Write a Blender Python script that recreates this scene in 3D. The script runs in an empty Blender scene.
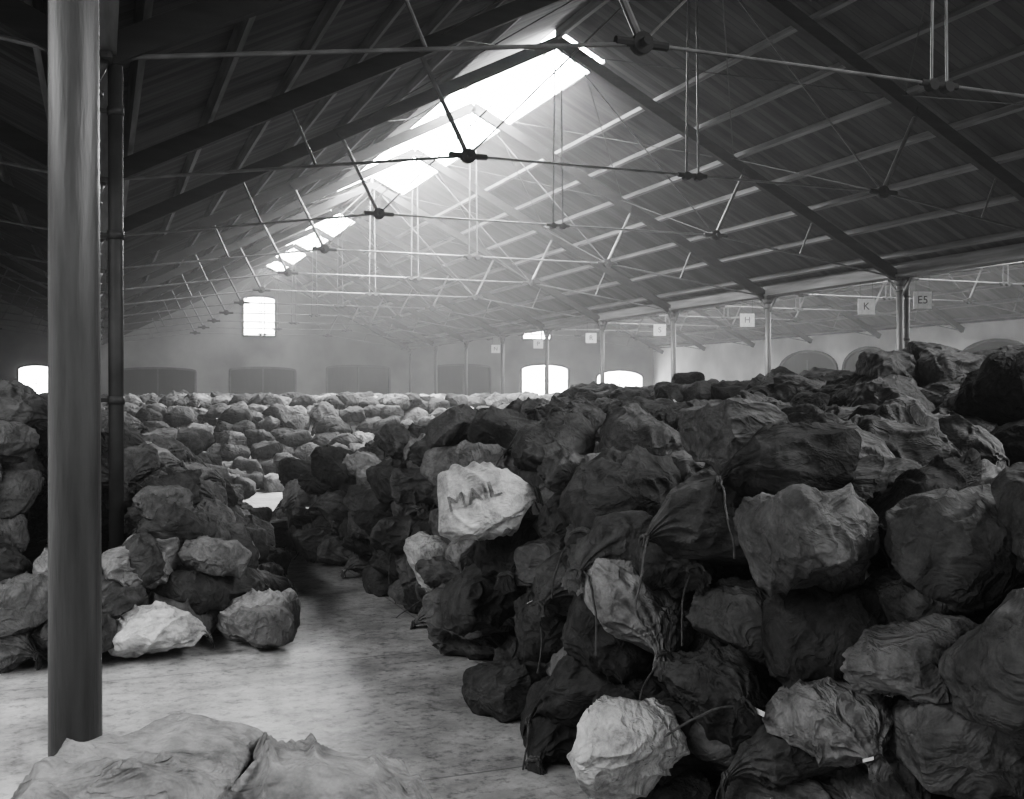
import bpy, bmesh, math, random
import numpy as np
from mathutils import Vector, Matrix, noise, Euler
from mathutils.bvhtree import BVHTree
random.seed(7)
S=bpy.context.scene
COL=S.collection
CAMH=2.3
X0=-0.1; SP=20.9; HALF=SP/2
TY=[10.9+6.23*k for k in range(-4,11)]
YF=75.0; YB=-18.0
EAVE=5.95; PITCH=0.5

# ---------------------------------------------------------------- materials
def newmat(name):
    m=bpy.data.materials.new(name); m.use_nodes=True
    nt=m.node_tree; nt.nodes.clear()
    o=nt.nodes.new('ShaderNodeOutputMaterial'); b=nt.nodes.new('ShaderNodeBsdfPrincipled')
    nt.links.new(b.outputs[0],o.inputs[0])
    return m,nt,b
def N(nt,t,**k):
    n=nt.nodes.new(t)
    for a,v in k.items():
        setattr(n,a,v)
    return n
def ramp(nt,stops):
    r=nt.nodes.new('ShaderNodeValToRGB')
    e=r.color_ramp.elements
    while len(e)<len(stops): e.new(0.5)
    for i,(p,v) in enumerate(stops):
        e[i].position=p; e[i].color=(v,v,v,1)
    return r
def noisemat(name,lo,hi,scale=4,rough=.85,stretch=(1,1,1),bump=.2,bscale=None,detail=6,metal=0,coord='Object',bdist=.02):
    m,nt,b=newmat(name); L=nt.links.new
    tc=N(nt,'ShaderNodeTexCoord'); mp=N(nt,'ShaderNodeMapping'); mp.inputs['Scale'].default_value=stretch
    L(tc.outputs[coord],mp.inputs[0])
    n=N(nt,'ShaderNodeTexNoise'); n.inputs['Scale'].default_value=scale; n.inputs['Detail'].default_value=detail
    L(mp.outputs[0],n.inputs[0]); r=ramp(nt,[(.3,lo),(.7,hi)]); L(n.outputs[0],r.inputs[0]); L(r.outputs[0],b.inputs['Base Color'])
    if bump>0:
        n2=N(nt,'ShaderNodeTexNoise'); n2.inputs['Scale'].default_value=bscale or scale*4; n2.inputs['Detail'].default_value=3
        L(mp.outputs[0],n2.inputs[0]); bp=N(nt,'ShaderNodeBump'); bp.inputs['Strength'].default_value=bump; bp.inputs['Distance'].default_value=bdist
        L(n2.outputs[0],bp.inputs['Height']); L(bp.outputs[0],b.inputs['Normal'])
    b.inputs['Roughness'].default_value=rough; b.inputs['Metallic'].default_value=metal
    return m
def canvas(name,lo,hi):
    m,nt,b=newmat(name); L=nt.links.new
    oi=N(nt,'ShaderNodeObjectInfo'); tc=N(nt,'ShaderNodeTexCoord')
    r=ramp(nt,[(0,lo),(.55,lo+(hi-lo)*.3),(.9,lo+(hi-lo)*.55),(1,hi)]); L(oi.outputs['Random'],r.inputs[0])
    add=N(nt,'ShaderNodeVectorMath',operation='ADD'); L(tc.outputs['Object'],add.inputs[0])
    sc=N(nt,'ShaderNodeMath',operation='MULTIPLY'); sc.inputs[1].default_value=37.; L(oi.outputs['Random'],sc.inputs[0]); L(sc.outputs[0],add.inputs[1])
    n=N(nt,'ShaderNodeTexNoise'); n.inputs['Scale'].default_value=4.5; n.inputs['Detail'].default_value=9; n.inputs['Roughness'].default_value=.75; L(add.outputs[0],n.inputs[0])
    r2=ramp(nt,[(.34,.5),(.66,1.35)]); L(n.outputs[0],r2.inputs[0])
    mx=N(nt,'ShaderNodeMix',data_type='RGBA',blend_type='MULTIPLY'); mx.inputs[0].default_value=1
    L(r.outputs[0],mx.inputs[6]); L(r2.outputs[0],mx.inputs[7]); L(mx.outputs[2],b.inputs['Base Color'])
    mp=N(nt,'ShaderNodeMapping'); mp.inputs['Scale'].default_value=(.6,1.2,1.2); mp.inputs['Rotation'].default_value=(.3,.5,.6); L(add.outputs[0],mp.inputs[0])
    w=N(nt,'ShaderNodeTexNoise'); w.inputs['Scale'].default_value=6; w.inputs['Detail'].default_value=4; w.inputs['Roughness'].default_value=.5; w.inputs['Distortion'].default_value=.45
    L(mp.outputs[0],w.inputs[0])
    s=N(nt,'ShaderNodeMath',operation='SUBTRACT'); s.inputs[1].default_value=.5; L(w.outputs[0],s.inputs[0])
    ab=N(nt,'ShaderNodeMath',operation='ABSOLUTE'); L(s.outputs[0],ab.inputs[0])
    pw=N(nt,'ShaderNodeMath',operation='POWER'); pw.inputs[1].default_value=.8; L(ab.outputs[0],pw.inputs[0])
    b1=N(nt,'ShaderNodeBump'); b1.inputs['Strength'].default_value=.9; b1.inputs['Distance'].default_value=.085; b1.invert=True; L(pw.outputs[0],b1.inputs['Height'])
    L(b1.outputs[0],b.inputs['Normal']); b.inputs['Roughness'].default_value=1.0
    b.inputs['Specular IOR Level'].default_value=.15
    return m
def emis(name,st,c=1.0):
    m=bpy.data.materials.new(name); m.use_nodes=True; nt=m.node_tree; nt.nodes.clear()
    o=nt.nodes.new('ShaderNodeOutputMaterial'); e=nt.nodes.new('ShaderNodeEmission'); e.inputs[0].default_value=(c,c,c,1); e.inputs[1].default_value=st
    nt.links.new(e.outputs[0],o.inputs[0]); return m
M_cd=canvas('canvas_dark',.05,.23)
M_cm=canvas('canvas_mixed',.05,.3)
M_cf=canvas('canvas_dusty',.035,.22)  # lower tone range than the mixed canvas, for the far heaps
M_cl=canvas('canvas_light',.4,.5)
M_cg=canvas('canvas_grey',.2,.26)
M_cord=noisemat('cord',.05,.12,30,bump=0)
M_tag=noisemat('paper_tag',.6,.75,10,bump=0)
M_iron=noisemat('painted_iron',.045,.1,3,rough=.5,stretch=(5,5,.5),bump=.2)
M_steel=noisemat('roof_iron',.02,.05,3,rough=.6,bump=0)
M_rodl=noisemat('rod_iron',.07,.17,3,rough=.5,bump=0)
M_raft=noisemat('rafter_timber',.013,.03,3,stretch=(.4,3,3),bump=0)
M_purl=noisemat('purlin_timber',.08,.19,2,stretch=(4,.3,4),bump=0)
M_plast=noisemat('plaster',.08,.22,.35,detail=9,bump=.3,bscale=3)
M_white=noisemat('whitewash',.5,.88,.3,detail=9,bump=.2,bscale=3)
M_door=noisemat('door_boards',.005,.012,1,stretch=(6,6,.4),bump=0)
M_frame=noisemat('frame_paint',.03,.07,3,bump=0)
M_ink=noisemat('stencil_ink',.05,.2,16,bump=0)
def deckmat():
    m,nt,b=newmat('roof_boards'); L=nt.links.new
    tc=N(nt,'ShaderNodeTexCoord'); sp=N(nt,'ShaderNodeSeparateXYZ'); L(tc.outputs['Object'],sp.inputs[0])
    mu=N(nt,'ShaderNodeMath',operation='MULTIPLY'); mu.inputs[1].default_value=1/.2; L(sp.outputs['Y'],mu.inputs[0])
    fl=N(nt,'ShaderNodeMath',operation='FLOOR'); L(mu.outputs[0],fl.inputs[0])
    wn=N(nt,'ShaderNodeTexWhiteNoise',noise_dimensions='1D'); L(fl.outputs[0],wn.inputs['W'])
    mp=N(nt,'ShaderNodeMapping'); mp.inputs['Scale'].default_value=(.5,3,1); L(tc.outputs['Object'],mp.inputs[0])
    n=N(nt,'ShaderNodeTexNoise'); n.inputs['Scale'].default_value=1.3; n.inputs['Detail'].default_value=9; n.inputs['Roughness'].default_value=.65; L(mp.outputs[0],n.inputs[0])
    a=N(nt,'ShaderNodeMath',operation='MULTIPLY_ADD'); a.inputs[1].default_value=.45; L(wn.outputs['Value'],a.inputs[0]); L(n.outputs[0],a.inputs[2])
    r=ramp(nt,[(.42,.006),(1.0,.07)]); L(a.outputs[0],r.inputs[0])
    fr=N(nt,'ShaderNodeMath',operation='FRACT'); L(mu.outputs[0],fr.inputs[0])
    g=ramp(nt,[(0,.1),(.14,1)]); L(fr.outputs[0],g.inputs[0])
    mx=N(nt,'ShaderNodeMix',data_type='RGBA',blend_type='MULTIPLY'); mx.inputs[0].default_value=1; L(r.outputs[0],mx.inputs[6]); L(g.outputs[0],mx.inputs[7])
    L(mx.outputs[2],b.inputs['Base Color']); b.inputs['Roughness'].default_value=.85
    return m
M_deck=deckmat()
def floormat():
    m,nt,b=newmat('concrete_floor'); L=nt.links.new
    tc=N(nt,'ShaderNodeTexCoord')
    n=N(nt,'ShaderNodeTexNoise'); n.inputs['Scale'].default_value=1.1; n.inputs['Detail'].default_value=12; n.inputs['Roughness'].default_value=.75; L(tc.outputs['Object'],n.inputs[0])
    r=ramp(nt,[(.35,.19),(.65,.54)]); L(n.outputs[0],r.inputs[0])
    br=N(nt,'ShaderNodeTexBrick'); br.offset=0; br.inputs['Scale'].default_value=1; br.inputs['Brick Width'].default_value=3; br.inputs['Row Height'].default_value=3
    br.inputs['Mortar Size'].default_value=.01; br.inputs['Color1'].default_value=(1,1,1,1); br.inputs['Color2'].default_value=(.92,.92,.92,1); br.inputs['Mortar'].default_value=(.6,.6,.6,1)
    L(tc.outputs['Object'],br.inputs[0])
    v=N(nt,'ShaderNodeTexNoise'); v.inputs['Scale'].default_value=9; v.inputs['Detail'].default_value=10; v.inputs['Roughness'].default_value=.8; L(tc.outputs['Object'],v.inputs[0])
    r3=ramp(nt,[(.36,.2),(.5,1)]); L(v.outputs[0],r3.inputs[0])
    mx=N(nt,'ShaderNodeMix',data_type='RGBA',blend_type='MULTIPLY'); mx.inputs[0].default_value=1; L(r.outputs[0],mx.inputs[6]); L(br.outputs[0],mx.inputs[7])
    m2=N(nt,'ShaderNodeMix',data_type='RGBA',blend_type='MULTIPLY'); m2.inputs[0].default_value=.75; L(mx.outputs[2],m2.inputs[6]); L(r3.outputs[0],m2.inputs[7])
    L(m2.outputs[2],b.inputs['Base Color']); b.inputs['Roughness'].default_value=.5
    bp=N(nt,'ShaderNodeBump'); bp.inputs['Strength'].default_value=.25; bp.inputs['Distance'].default_value=.01; L(v.outputs[0],bp.inputs['Height']); L(bp.outputs[0],b.inputs['Normal'])
    return m
M_floor=floormat()

# ---------------------------------------------------------------- mesh helpers
def obj_from_bm(bm,name,mats,smooth=False,link=True):
    me=bpy.data.meshes.new(name)
    if bm.faces: bmesh.ops.recalc_face_normals(bm,faces=bm.faces[:])
    bm.to_mesh(me); bm.free()
    for m in mats: me.materials.append(m)
    if smooth:
        for p in me.polygons: p.use_smooth=True
    o=bpy.data.objects.new(name,me)
    if link: COL.objects.link(o)
    return o
def box(bm,c,s,mi=0,rot=None):
    m=Matrix.Translation(c)@(rot.to_4x4() if rot else Matrix())@Matrix.Diagonal((s[0],s[1],s[2],1))
    r=bmesh.ops.create_cube(bm,size=1,matrix=m)
    for f in {f for v in r['verts'] for f in v.link_faces}: f.material_index=mi
def beam(bm,a,b,w,h,mi=0):
    a=Vector(a); b=Vector(b); d=b-a; q=d.to_track_quat('X','Z').to_matrix()
    box(bm,(a+b)/2,(d.length,w,h),mi,q)
def rod(bm,a,b,r,mi=0,seg=8,r2=None):
    a=Vector(a); b=Vector(b); d=b-a
    m=Matrix.Translation((a+b)/2)@d.to_track_quat('Z','Y').to_matrix().to_4x4()
    x=bmesh.ops.create_cone(bm,cap_ends=True,segments=seg,radius1=r,radius2=r if r2 is None else r2,depth=d.length,matrix=m)
    for f in {f for v in x['verts'] for f in v.link_faces}:
        f.material_index=mi; f.smooth=seg>8 and len(f.verts)==4

# ---------------------------------------------------------------- shell
XL=X0-SP; XR=X0+2*SP
bm=bmesh.new(); box(bm,((XL+XR)/2,(YF+YB)/2,-.1),(XR-XL+.6,YF-YB+.6,.2)); obj_from_bm(bm,'floor',[M_floor])
def gable(name,y,t,mat):
    pts=[(XL,0),(XR,0),(XR,EAVE)]
    for k in (1,0,-1):
        pts+=[(X0+k*SP+HALF,EAVE+PITCH*HALF),(X0+k*SP,EAVE)]
    bm=bmesh.new(); vs=[bm.verts.new((p[0],y,p[1])) for p in pts]; f=bm.faces.new(vs)
    r=bmesh.ops.extrude_face_region(bm,geom=[f]); bmesh.ops.translate(bm,verts=[v for v in r['geom'] if isinstance(v,bmesh.types.BMVert)],vec=(0,t,0))
    bmesh.ops.triangulate(bm,faces=bm.faces[:])
    return obj_from_bm(bm,name,[mat])
gable('wall_far',YF,.3,M_plast); gable('wall_back',YB,-.3,M_plast)
bm=bmesh.new(); box(bm,(XR+.15,(YF+YB)/2,EAVE/2),(.3,YF-YB,EAVE)); obj_from_bm(bm,'wall_right',[M_white])
bm=bmesh.new(); box(bm,(XL-.15,(YF+YB)/2,EAVE/2),(.3,YF-YB,EAVE)); obj_from_bm(bm,'wall_left',[M_plast])

# roof with skylight openings  (nave, side, y0, y1, width, strength)
SKY=[(-1,1,-8,14,2.0,58),(0,1,-14,6,1.6,28),  # these two are out of view, added to light the near bags and aisle
     (0,1,23.4,42.1,1.35,60),(0,-1,25,42.1,1.6,54),(0,1,50,73,1.2,20),(1,1,12,62,1.2,50)]  # last entry is unseen, added and sized to brighten the right wall
bm=bmesh.new(); sk=0
for k in (-1,0,1):
    rx=X0+k*SP+HALF; rz=EAVE+PITCH*HALF
    for s in (1,-1):
        ops=sorted([(a,b,w,st) for (kk,ss,a,b,w,st) in SKY if kk==k and ss==s])
        def strip(xa,xb,ya,yb):
            P=[(rx+s*xa,ya,rz-PITCH*xa),(rx+s*xb,ya,rz-PITCH*xb),(rx+s*xb,yb,rz-PITCH*xb),(rx+s*xa,yb,rz-PITCH*xa)]
            vs=[bm.verts.new(p) for p in P]; vt=[bm.verts.new((p[0],p[1],p[2]+.06)) for p in P]
            bm.faces.new(vs); bm.faces.new(vt[::-1])
            for i in range(4): bm.faces.new([vs[i],vs[(i+1)%4],vt[(i+1)%4],vt[i]])
        y=YB
        for (a,b,w,st) in ops:
            strip(0,HALF,y,a); strip(w,HALF,a,b); y=b
            bs=bmesh.new()
            P=[(rx,a,rz+.02),(rx+s*w,a,rz-PITCH*w+.03),(rx+s*w,b,rz-PITCH*w+.03),(rx,b,rz+.02)]
            bs.faces.new([bs.verts.new(p) for p in P])
            nb=round((b-a)/1.04)
            for i in range(nb+1):
                yy=a+(b-a)*i/nb
                beam(bs,(rx+s*.03,yy,rz+.08),(rx+s*w,yy,rz-PITCH*w+.08),.05,.06,1)
            beam(bs,(rx+s*w,a,rz-PITCH*w+.06),(rx+s*w,b,rz-PITCH*w+.06),.1,.12,1)
            sk+=1; obj_from_bm(bs,'skylight_%d'%sk,[emis('skylight_glass_%d'%sk,st),M_frame])
        strip(0,HALF,y,YF)
obj_from_bm(bm,'ceiling',[M_deck])
bm=bmesh.new()
for k in (-1,0,1):
    rx=X0+k*SP+HALF
    for s in (1,-1):
        for i in range(1,8):
            d=1.55+i*1.2
            x=rx+s*d; z=EAVE+PITCH*(HALF-d)-.09
            box(bm,(x,(YF+YB)/2,z),(.09,YF-YB-.1,.17),0,Euler((0,s*math.atan(PITCH),0)).to_matrix())
    segs=[(YB+.05,YF-.05)] if k else [(YB+.05,-14),(6,23.4),(42.1,50)]
    for a,b in segs: box(bm,(rx,(a+b)/2,EAVE+PITCH*HALF-.14),(.1,b-a,.24))
obj_from_bm(bm,'roof_purlins',[M_purl])
bm=bmesh.new()
for x in (X0,X0+SP):
    box(bm,(x,(YF+YB)/2,EAVE-.17),(.34,YF-YB-.1,.3)); 
    box(bm,(x,(YF+YB)/2,EAVE-.36),(.5,YF-YB-.1,.06))
obj_from_bm(bm,'valley_beams',[M_purl])

# trusses
def truss_mesh():
    bm=bmesh.new(); zf=EAVE-.35; zr=EAVE+PITCH*HALF-.33; xm=0; zt=CAMH+4.1; y=0
    for s in (-1,1):
        foot=Vector((xm+s*HALF*.985,y,zf)); ridge=Vector((xm,y,zr)); node=Vector((xm+s*4.45,y,zt))
        beam(bm,foot,ridge,.16,.28,0)
        u=(ridge-foot).normalized(); pf=foot+u*((node-foot).dot(u))
        rod(bm,foot+Vector((0,0,-.05)),node,.026,1)
        rod(bm,node,ridge,.018,1); rod(bm,node,pf,.05,1,r2=.04)
        rod(bm,pf-Vector((0,.12,0)),pf+Vector((0,.12,0)),.1,0)
        rod(bm,node-Vector((0,.06,0)),node+Vector((0,.06,0)),.13,0,12); 
        for d in (-1,1): rod(bm,node+Vector((d*.1,0,0)),node+Vector((d*.34,0,0)),.055,0)
        for yy in (-.08,.08): rod(bm,node+Vector((0,yy,0)),node+Vector((0,yy*1.9,0)),.05,0)
        q=foot+u*((ridge-foot).length*.27); mid=foot.lerp(node,.55); rod(bm,mid,q,.025,1)
    a=Vector((xm-4.45,y,zt)); b=Vector((xm+4.45,y,zt)); rod(bm,a,b,.024,1)
    for dx in (-.13,.13): rod(bm,(xm+dx,y,zt-.06),(xm+dx*.6,y,zr),.02,1)
    for dx in (-.13,.13): rod(bm,(xm+dx,y-.06,zt-.02),(xm+dx,y+.06,zt-.02),.08,0)
    rod(bm,(xm-.3,y,zt),(xm+.3,y,zt),.045,0)
    o=obj_from_bm(bm,'roof_truss',[M_raft,M_rodl],link=False); me=o.data; bpy.data.objects.remove(o); return me
TM=truss_mesh()
for k in (-1,0,1):
    for y in TY:
        if y<YF-1:
            o=bpy.data.objects.new('roof_truss',TM); o.location=(X0+k*SP+HALF,y,0); COL.objects.link(o)
bm=bmesh.new()
for k in (0,1):
    xm=X0+k*SP+HALF
    for i in range(len(TY)-1):
        for s in (-1,1):
            z=lambda d:EAVE+PITCH*(HALF-d)-.3
            rod(bm,(xm+s*.6,TY[i],z(.6)),(xm+s*5,TY[i+1],z(5)),.012,seg=5)
            rod(bm,(xm+s*5,TY[i],z(5)),(xm+s*.6,TY[i+1],z(.6)),.012,seg=5)
            if s==1: rod(bm,(xm+s*4.45,TY[i],CAMH+4.1),(xm+s*4.9,TY[i+1],z(4.9)),.012,seg=5)
obj_from_bm(bm,'wind_brace_rods',[M_steel])

# columns
def column_mesh():
    bm=bmesh.new(); top=EAVE-.39; x=y=0
    rod(bm,(x,y,.18),(x,y,top-.25),.105,0,24,r2=.095)
    box(bm,(x,y,.03),(.4,.4,.06)); rod(bm,(x,y,.06),(x,y,.18),.16,0,24,r2=.115)
    rod(bm,(x,y,top-.4),(x,y,top-.35),.13,0,24)
    rod(bm,(x,y,top-.25),(x,y,top-.06),.1,0,24,r2=.19); box(bm,(x,y,top-.03),(.42,.42,.06))
    for d in (-1,1):
        beam(bm,(x,y+d*.09,top-.5),(x,y+d*.45,top-.03),.05,.06)
    o=obj_from_bm(bm,'iron_column',[M_iron],link=False); me=o.data; bpy.data.objects.remove(o); return me
CM=column_mesh()
COLS=[]
def column(x,y,pipe):
    c=bpy.data.objects.new('iron_column',CM); c.location=(x,y,0); COL.objects.link(c); top=EAVE-.39; COLS.append((x,y))
    if pipe:
        bm=bmesh.new(); px=.24; rod(bm,(px,0,0),(px,0,top-.08),.07,0,16)
        for z in (.6,2.2,3.8,5.0): rod(bm,(px,0,z),(px,0,z+.08),.08,0,16); box(bm,(px-.1,0,z+.04),(.12,.04,.04))
        o=obj_from_bm(bm,'rain_downpipe',[M_steel]); o.parent=c
for y in TY:
    if y<YF-1:
        column(X0,y,abs(y-10.9)<.1); column(X0+SP,y,abs(y-23.36)<.2)

# openings
M_win=emis('window_daylight',9)
def opening(name,w,h,arch,glassmat,kind,bars):
    bm=bmesh.new(); n=12
    out=[(-w/2,0),(w/2,0)]+[(w/2*math.cos(math.pi*i/n),h-arch+arch*math.sin(math.pi*i/n)) for i in range(n+1)]
    vs=[bm.verts.new((p[0],-.03,p[1])) for p in out]
    f=bm.faces.new(vs); f.material_index=0
    for i in range(len(out)):
        a=out[i]; b=out[(i+1)%len(out)]
        if (Vector(a)-Vector(b)).length<.01: continue
        beam(bm,(a[0],-.1,a[1]),(b[0],-.1,b[1]),.14,.14,1)
    for i in range(1,bars): 
        x=-w/2+w*i/bars; box(bm,(x,-.06,(h-arch)/2+arch*.3),(.03 if kind=='window' else .12,.05,h-arch*.5),1)
    for z in ((h*.33,h*.62) if kind=='window' else (h*.5,)): box(bm,(0,-.06,z),(w,.05,.03),1)
    return obj_from_bm(bm,name,[glassmat,M_frame])
far=[('window',10.35,6.35,2.25,2.8,.2,M_win,2),('window',31.4,6.5,2.4,1.5,.2,M_win,3),
 ('door',3.6,0,4.9,4.05,.2,M_door,2),('door',10.6,0,4.5,4.15,.2,M_door,2),('door',17.4,0,4.6,4.35,.2,M_door,2),('door',25.4,0,4.3,4.5,.2,M_door,2),
 ('window',32.1,1.2,4.0,3.4,.4,M_win,2),('window',38.6,1.2,4.2,3.0,.6,M_win,2),('window',-3.9,1.0,2.2,3.2,.3,M_win,2)]
cn={'door':0,'window':0}
for (k,x,z,w,h,ar,m,b) in far:
    cn[k]+=1; o=opening('%s_%d'%(k,cn[k]),w,h,ar,m,k,b); o.location=(x,YF-.02,z)
for y,ww in ((55.0,5.8),(49.4,4.2),(40,5)):
    cn['door']+=1; o=opening('door_%d'%cn['door'],ww,5.0,1.2,M_door,'door',2); o.location=(XR-.02,y,0); o.rotation_euler=(0,0,-math.pi/2)
for x in (-9,9,28):
    cn['window']+=1; o=opening('window_%d'%cn['window'],3.4,3.2,.5,M_win,'window',4); o.location=(x,YB+.02,2.4); o.rotation_euler=(0,0,math.pi)

# hanging signs
def text_mesh(txt,size):
    c=bpy.data.curves.new('t','FONT'); c.body=txt; c.size=size; c.align_x='CENTER'; c.align_y='CENTER'
    o=bpy.data.objects.new('t',c); COL.objects.link(o); bpy.context.view_layer.update()
    me=bpy.data.meshes.new_from_object(o.evaluated_get(bpy.context.evaluated_depsgraph_get())); bpy.data.objects.remove(o); return me
for i,(y,t) in enumerate([(22.5,'E5'),(24.75,'K'),(30.8,'H'),(36.9,'S'),(43.2,'R'),(49.4,'P'),(55.6,'N')]):
    bm=bmesh.new(); z=CAMH+2.55; x=X0+SP
    box(bm,(0,0,0),(.5,.02,.46))
    for d in (-.18,.18): rod(bm,(d,0,.2),(d,0,EAVE-.39-z),.006,1)
    o=obj_from_bm(bm,'hanging_bay_sign',[M_tag,M_steel]); o.location=(x,y,z); o.rotation_euler=(0,0,-.35)
    me=text_mesh(t,.3); me.materials.append(M_ink); q=bpy.data.objects.new('sign_lettering',me); COL.objects.link(q)
    q.parent=o; q.location=(0,-.014,0); q.rotation_euler=(math.pi/2,0,0)

# ---------------------------------------------------------------- mail bags
def bag_mesh(seed,nu=108,nv=112):
    R=random.Random(seed); off=Vector((R.uniform(-50,50),R.uniform(-50,50),R.uniform(-50,50)))
    L=R.uniform(.84,1.0); W=R.uniform(.26,.32); Hh=R.uniform(.17,.21)
    nexp=R.uniform(2.7,3.8); ks=R.choice([7,9,11]); ph=R.uniform(0,6)
    tn=.9
    cuts=[]
    for i in range(6):
        d=Vector((R.gauss(0,.8),R.gauss(0,1),R.gauss(0,1))).normalized(); cuts.append((d,R.uniform(.76,.97)))
    bend=R.uniform(-.3,.3); bz=R.uniform(-.18,.1); tw=R.uniform(-.8,.8)
    r1=Euler((R.uniform(-.4,.4),R.uniform(-.5,.5),R.uniform(.2,1.2))).to_matrix()
    r2=Euler((R.uniform(-.4,.4),R.uniform(-.5,.5),R.uniform(-1.2,-.2))).to_matrix()
    ndx=R.uniform(-.5,.5)
    V=[]
    def sgnp(v,p): return math.copysign(abs(v)**p,v)
    def ridge(q,sh):
        return max(0,1-abs(noise.noise(q))*sh)**1.4
    for i in range(nu+1):
        t=i/nu
        if t<tn:
            s=t/tn
            if s<.2: r=(1-(1-s/.2)**2.8)**(1/2.8) if s>0 else .001
            elif s<.55: r=1
            else:
                q=(s-.55)/.45; r=1-.84*(q*q*(3-2*q))**1.2
            r=max(r,.02)
        else:
            q=(t-tn)/(1-tn); r=.16+.07*q
        x=-L/2+L*t
        nk=max(0,min(1,(t-.45)/.43)); 
        for j in range(nv):
            a=2*math.pi*j/nv
            e=2/(nexp*(1-nk)+2*nk)
            rr=r*(1+ (.07+.1*nk)*math.sin(ks*a+ph+1.7*math.sin(2*a)+.8*math.sin(3*a))*nk)
            y=W*rr*sgnp(math.cos(a),e); z=Hh*rr*sgnp(math.sin(a),e)
            if nk>0:
                m=nk*nk; y=y*(1-m)+.3*rr*math.cos(a)*m; z=z*(1-m)+.17*rr*math.sin(a)*m
            p=Vector((x,y,z))
            if t<tn*.95:
                for d,c in cuts:
                    ex=math.sqrt((d.x*L*.42)**2+(d.y*W)**2+(d.z*Hh)**2)*c
                    v=p.dot(d)
                    if v>ex: p-=d*(v-ex)*.7
            nrm=Vector(((-.25 if t<tn*.15 else .05) if t<tn else 0,p.y/W,p.z/Hh))
            if nrm.length<1e-4: nrm=Vector((-1,0,0))
            nrm.normalize()
            q1=Vector((p.x*2.0,p.y*3.5,p.z*3.5))+off
            n1=noise.noise(q1); wv=noise.noise(q1*.9+Vector((9,3,1))); wu=noise.noise(q1*.8-Vector((4,7,2)))
            pa=r1@p; pb=r2@p
            mk=max(0,min(1,.6+1.6*noise.noise(p*3+off*.7))); mk2=max(0,min(1,.6-1.6*noise.noise(p*3-off*.7)))
            f1=ridge(Vector((pa.x*1.3+wv*.8,pa.y*4.6+wv*1.0,pa.z*4.6-wu*1.0))-off,4.0)
            f2=ridge(Vector((pb.x*1.8+wu*.8,pb.y*7+wu*1.2,pb.z*7+wv*1.2))+off*.5,3.4)
            f3=ridge(Vector((pa.x*3.5+wu,pa.y*11+wv*1.5,pa.z*11))+off*.3,2.8)
            amp=min(1,r*1.3) if t<tn else .3
            p+=nrm*amp*(.045*n1+.042*f1*(.35+.65*mk)+.028*f2*mk2+.009*f3*mk-.02)
            ta=tw*p.x*(.5); cy,sy=math.cos(ta),math.sin(ta); p=Vector((p.x,p.y*cy-p.z*sy,p.y*sy+p.z*cy))
            fl=max(0,(t-.72)/.28); p.x-=.1*fl*fl
            p.y+=bend*p.x*p.x*2+.14*fl*fl*ndx; p.z+=bz*p.x*p.x*2 - .13*fl**1.5-.03*nk
            V.append(p)
    bm=bmesh.new(); vs=[bm.verts.new(p) for p in V]
    for i in range(nu):
        for j in range(nv):
            f=bm.faces.new((vs[i*nv+j],vs[i*nv+(j+1)%nv],vs[(i+1)*nv+(j+1)%nv],vs[(i+1)*nv+j])); f.smooth=True
    bm.faces.new([vs[j] for j in range(nv)][::-1]).smooth=True
    f=bm.faces.new([vs[nu*nv+j] for j in range(nv)]); f.material_index=0
    ring=int(nu*tn); c=sum((V[ring*nv+j] for j in range(nv)),Vector())/nv
    for loop in range(2):
        st=max(1,nv//14)
        for j in range(0,nv,st):
            a=V[(ring+loop)*nv+j]; b=V[(ring+loop)*nv+(j+st)%nv]
            a=c+(a-c)*1.08; b=c+(b-c)*1.08; a=a+Vector((loop*.012,0,0)); b=b+Vector((loop*.012,0,0)); rod(bm,a,b,.009,1,5)
    p=c+Vector((0,.04,0)); d=Vector((R.uniform(-.2,.2),R.uniform(.4,1)*R.choice([-1,1]),R.uniform(-.6,.2)))
    for i in range(12):
        q=p+d.normalized()*.04; rod(bm,p,q,.006,1,5); p=q; d=d*.9+Vector((R.uniform(-.4,.4),R.uniform(-.3,.3),-.35))
    if seed%3==0:
        tp=c+Vector((.02,R.choice([-.05,.05]),.02))
        e=Euler((R.uniform(-1,1),R.uniform(-1,1),R.uniform(0,3))).to_matrix(); box(bm,tp,(.06,.025,.003),2,e)
    me=bpy.data.meshes.new('mailbag'); bm.to_mesh(me); bm.free()
    for m in (M_cd,M_cord,M_tag): me.materials.append(m)
    return me
HI=[bag_mesh(100+i) for i in range(10)]
LO=[bag_mesh(200+i,39,39) for i in range(6)]
CACHE={}
def bagset(mat,lod):
    key=(mat.name,lod)
    if key not in CACHE:
        L=[]
        for me in (LO if lod else HI):
            c=me.copy(); c.materials[0]=mat; L.append(c)
        CACHE[key]=L
    return CACHE[key]
def put(col,loc,rot,sc,mat,idx=None,lod=0):
    st=bagset(mat,lod); me=st[idx] if idx is not None else random.choice(st)
    o=bpy.data.objects.new('mailbag',me); o.location=loc; o.rotation_euler=rot
    o.scale=sc if isinstance(sc,tuple) else (sc,sc,sc); col.objects.link(o); return o
def sn(x,y,s,o=0): return noise.noise(Vector((x/s+o,y/s-o,o*.37)))
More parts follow.
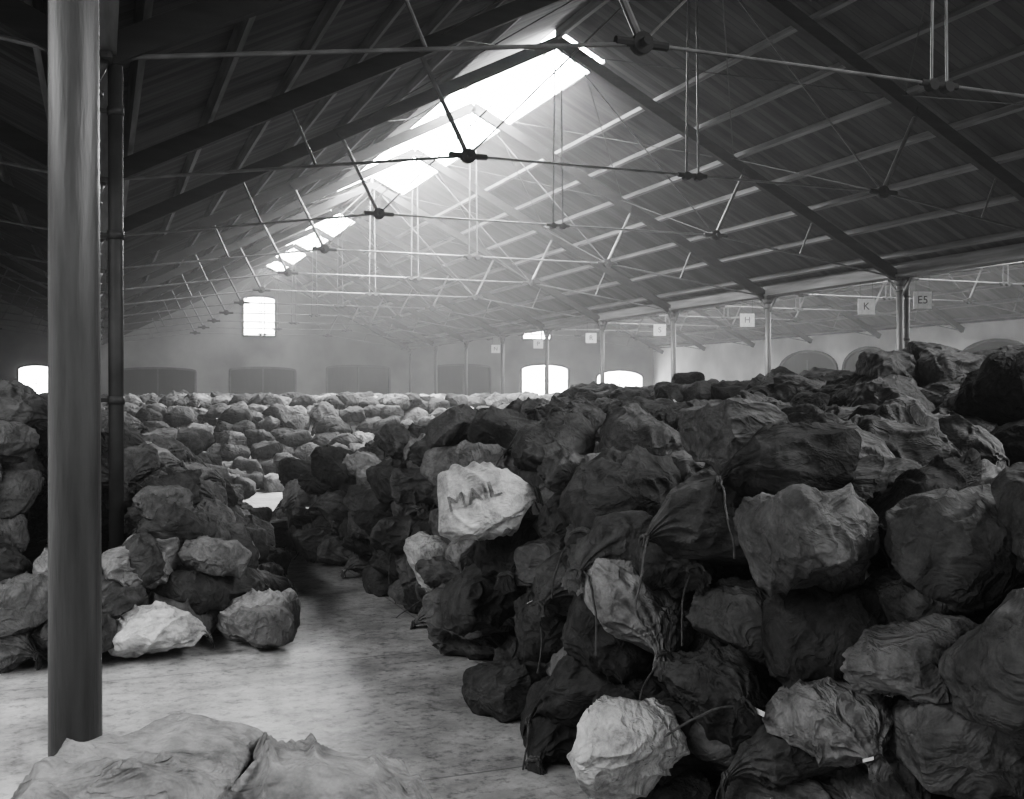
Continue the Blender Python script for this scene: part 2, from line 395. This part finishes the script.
def pile(name,Hf,xr,yr,dx,dy,dz,mat,sc=1.0,depth=.7,excl=(),lod=0,yaws=None):
    col=bpy.data.collections.new(name+'_bags'); cnt=0
    yaws=yaws or [0,0,.4,1.5708,1.5708,-1.5708,-1.2,2.7,3.5]
    for k in range(12):
        zc=.19*sc+k*dz
        y=yr[0]+(k%2)*dy*.5; row=0
        while y<yr[1]:
            x=xr[0]+(row%2)*dx*.5+(k%3)*dx*.33
            while x<xr[1]:
                px=x+random.uniform(-.13,.13)*sc; py=y+random.uniform(-.12,.12)*sc; x+=dx
                H=Hf(px,py)
                if zc+.1*sc>H: continue
                ex=zc>H-depth
                if not ex:
                    for a,b in ((.75,0),(-.75,0),(0,.75),(0,-.75)):
                        if Hf(px+a,py+b)<zc+.15: ex=True;break
                if not ex: continue
                pz=zc+random.uniform(-.05,.06)
                if any((Vector((px,py,pz))-Vector(e[:3])).length<e[3] for e in excl): continue
                if any(abs(px-c[0])<.55*sc and abs(py-c[1])<.55*sc for c in COLS): continue
                yaw=random.choice(yaws)+random.gauss(0,.35)
                s=sc*random.uniform(.85,1.12)
                put(col,(px,py,max(pz,.17*s)),(random.gauss(0,.3) if k else random.gauss(0,.1),random.gauss(0,.2) if k else 0,yaw),(s,s*random.uniform(.9,1.1),s*random.uniform(.92,1.15)),mat,lod=lod if not callable(lod) else lod(px,py)); cnt+=1
            y+=dy; row+=1
    e=bpy.data.objects.new(name,None); e.instance_type='COLLECTION'; e.instance_collection=col; COL.objects.link(e)
    print(name,cnt)
    return col
def sstep(a,b,v):
    t=max(0,min(1,(v-a)/(b-a))); return t*t*(3-2*t)
special=[(2.6,7.2,1.5,.52),(2.5,4.85,.4,.35),(2.75,9.0,.7,.3)]
def H_right(x,y):
    if y<0.3 or y>17.2 or x>19.8: return 0
    xf=2.75+.05*max(0,y-5.7)+max(0,5-y)*.35-.75*sstep(12.5,16,y)
    d=x-xf
    if d<0: return 0
    top=1.98+.5*sstep(2.0,6.5,d)+.3*sstep(5,9,x)*sstep(14,6,y)+.32*sn(x,y,2.2,3)+.25*sn(x,y,.9,8)
    top-=.1*sstep(5,3,y)
    top-= .9*sstep(11.5,16.5,y)*sstep(4,0,d)
    top-=1.2*sstep(16,17.2,y)
    return min(top, .9+d*4.5)
pile('mailbag_stack',H_right,(2.0,19.8),(.4,17.2),.60,.52,.29,M_cd,1.0,.36,special,lod=lambda x,y:0 if x+y<20 else 1)
def H_left(x,y):
    if y<9.7 or y>18 or x<-7: return 0
    xe=1.6+.1*(y-10); d=xe-x
    if d<0: return 0
    return max(0,min(.42+1.15*(y-9.7), .3+1.15*d, 2.1+.35*sn(x,y,2,5)-.25*sstep(-2,1,x))+.12*sn(x,y,.7,2))
pile('mailbag_heap',H_left,(-7,2.5),(9.75,18),.56,.48,.27,M_cm,1.04,.5,[(.55,9.75,.3,.45)],yaws=[1.57,1.57,1.9,0.3,2.6,-.3,-1.57])
def H_far(x,y):
    f=25.2+.4*sn(x,y,3,1)
    if y<f: return 0
    return min(.35+.55*(y-f),2.05+.35*sn(x,y,3,9)+.2*sn(x,y,1,4))
pile('mailbag_heap',H_far,(-6,20),(25,44),.64,.56,.3,M_cf,1.12,.36,lod=1)
pile('mailbag_heap',lambda x,y:2.0+.4*sn(x,y,5,4),(-8,40),(44,70),1.2,1.1,.5,M_cf,1.6,.4,lod=1)
def H_r2(x,y):
    if x<21.8: return 0
    return 2.3+.5*sn(x,y,3,6)
pile('mailbag_heap',H_r2,(21.5,38),(12,44),.95,.85,.42,M_cf,1.35,.38,lod=1)

# foreground pile
col=bpy.data.collections.new('foreground_bags')
for z in (.18,.48,.78,1.0):
    for (x,y) in ((-.45,2.75),(.12,2.85),(.52,2.6),(-.1,2.3)):
        put(col,(x+random.uniform(-.04,.04),y+random.uniform(-.04,.04),z),(0,0,random.uniform(-.4,.4)),.8,M_cg)
put(col,(-.02,2.72,1.27),(.1,.03,2.75),(.85,.9,.9),M_cg,2)
put(col,(.56,2.57,1.21),(-.1,.03,-.45),(.85,.85,.95),M_cg,5)
put(col,(.26,2.78,1.22),(.2,-.15,1.2),(.7,.8,.8),M_cg,1)
put(col,(-.6,2.8,1.25),(.1,0,1.2),(.8,.8,.8),M_cg,7)
e=bpy.data.objects.new('mailbag_pile',None); e.instance_type='COLLECTION'; e.instance_collection=col; COL.objects.link(e)

def single(name,loc,rot,sc,mat,i):
    o=put(COL,loc,rot,sc,mat,i); o.name=name; return o
mb=single('stencilled_mailbag',(2.68,7.3,1.5),(.9,-.3,-.4),(1.0,1.15,1.0),M_cl,3)
single('pale_canvas_mailbag',(2.42,4.8,.42),(.4,.9,2.0),(.8,.85,.9),M_cl,4)
single('pale_canvas_mailbag',(2.76,9.0,.72),(.2,1.2,.5),(.7,.75,.8),M_cl,6)
single('pale_canvas_mailbag',(.55,9.72,.24),(.1,0,.25),(1.1,1.1,1),M_cl,0)
single('pale_canvas_mailbag',(.35,10.2,.72),(.1,.1,.5),(1.0,1,1),M_cm,8)
bpy.context.view_layer.update()
me=text_mesh('MAIL',.18)
bm=bmesh.new(); bm.from_mesh(me); bmesh.ops.triangulate(bm,faces=bm.faces[:])
bmesh.ops.subdivide_edges(bm,edges=bm.edges[:],cuts=3,use_grid_fill=True)
mw=mb.matrix_world.copy(); bv=BVHTree.FromPolygons([mw@v.co for v in mb.data.vertices],[tuple(p.vertices) for p in mb.data.polygons])
fd=(Vector((.55,.8,-.2))).normalized(); rt=fd.cross(Vector((0,0,1))).normalized(); up=rt.cross(fd)
a=.42; rt2=rt*math.cos(a)+up*math.sin(a); up2=-rt*math.sin(a)+up*math.cos(a)
for v in bm.verts:
    p=mb.location+rt2*(v.co.x-.06)+up2*(v.co.y+.05)-fd*1.0
    h=bv.ray_cast(p,fd)
    v.co=(h[0] if h[0] else p+fd*.8)-fd*.012
t=obj_from_bm(bm,'stencil_lettering',[M_ink]); t.parent=mb; t.matrix_parent_inverse=mw.inverted()

# ---------------------------------------------------------------- world, camera
w=bpy.data.worlds.new('W'); S.world=w; w.use_nodes=True; nt=w.node_tree
nt.nodes['Background'].inputs[0].default_value=(.5,.5,.5,1); nt.nodes['Background'].inputs[1].default_value=.3
vs=nt.nodes.new('ShaderNodeVolumeScatter'); vs.inputs['Density'].default_value=.0045; vs.inputs['Anisotropy'].default_value=.5
nt.links.new(vs.outputs[0],nt.nodes['World Output'].inputs['Volume'])
cam=bpy.data.cameras.new('camera'); co=bpy.data.objects.new('camera',cam); COL.objects.link(co); S.camera=co
cam.sensor_width=36; cam.lens=36.9; co.location=(0,0,CAMH); co.rotation_euler=(math.radians(89.7),0,-math.radians(21.4)); cam.clip_end=300; cam.clip_start=.05
S.view_settings.view_transform='AgX'
try: S.view_settings.look='AgX - High Contrast'
except Exception: pass
S.view_settings.exposure=.2
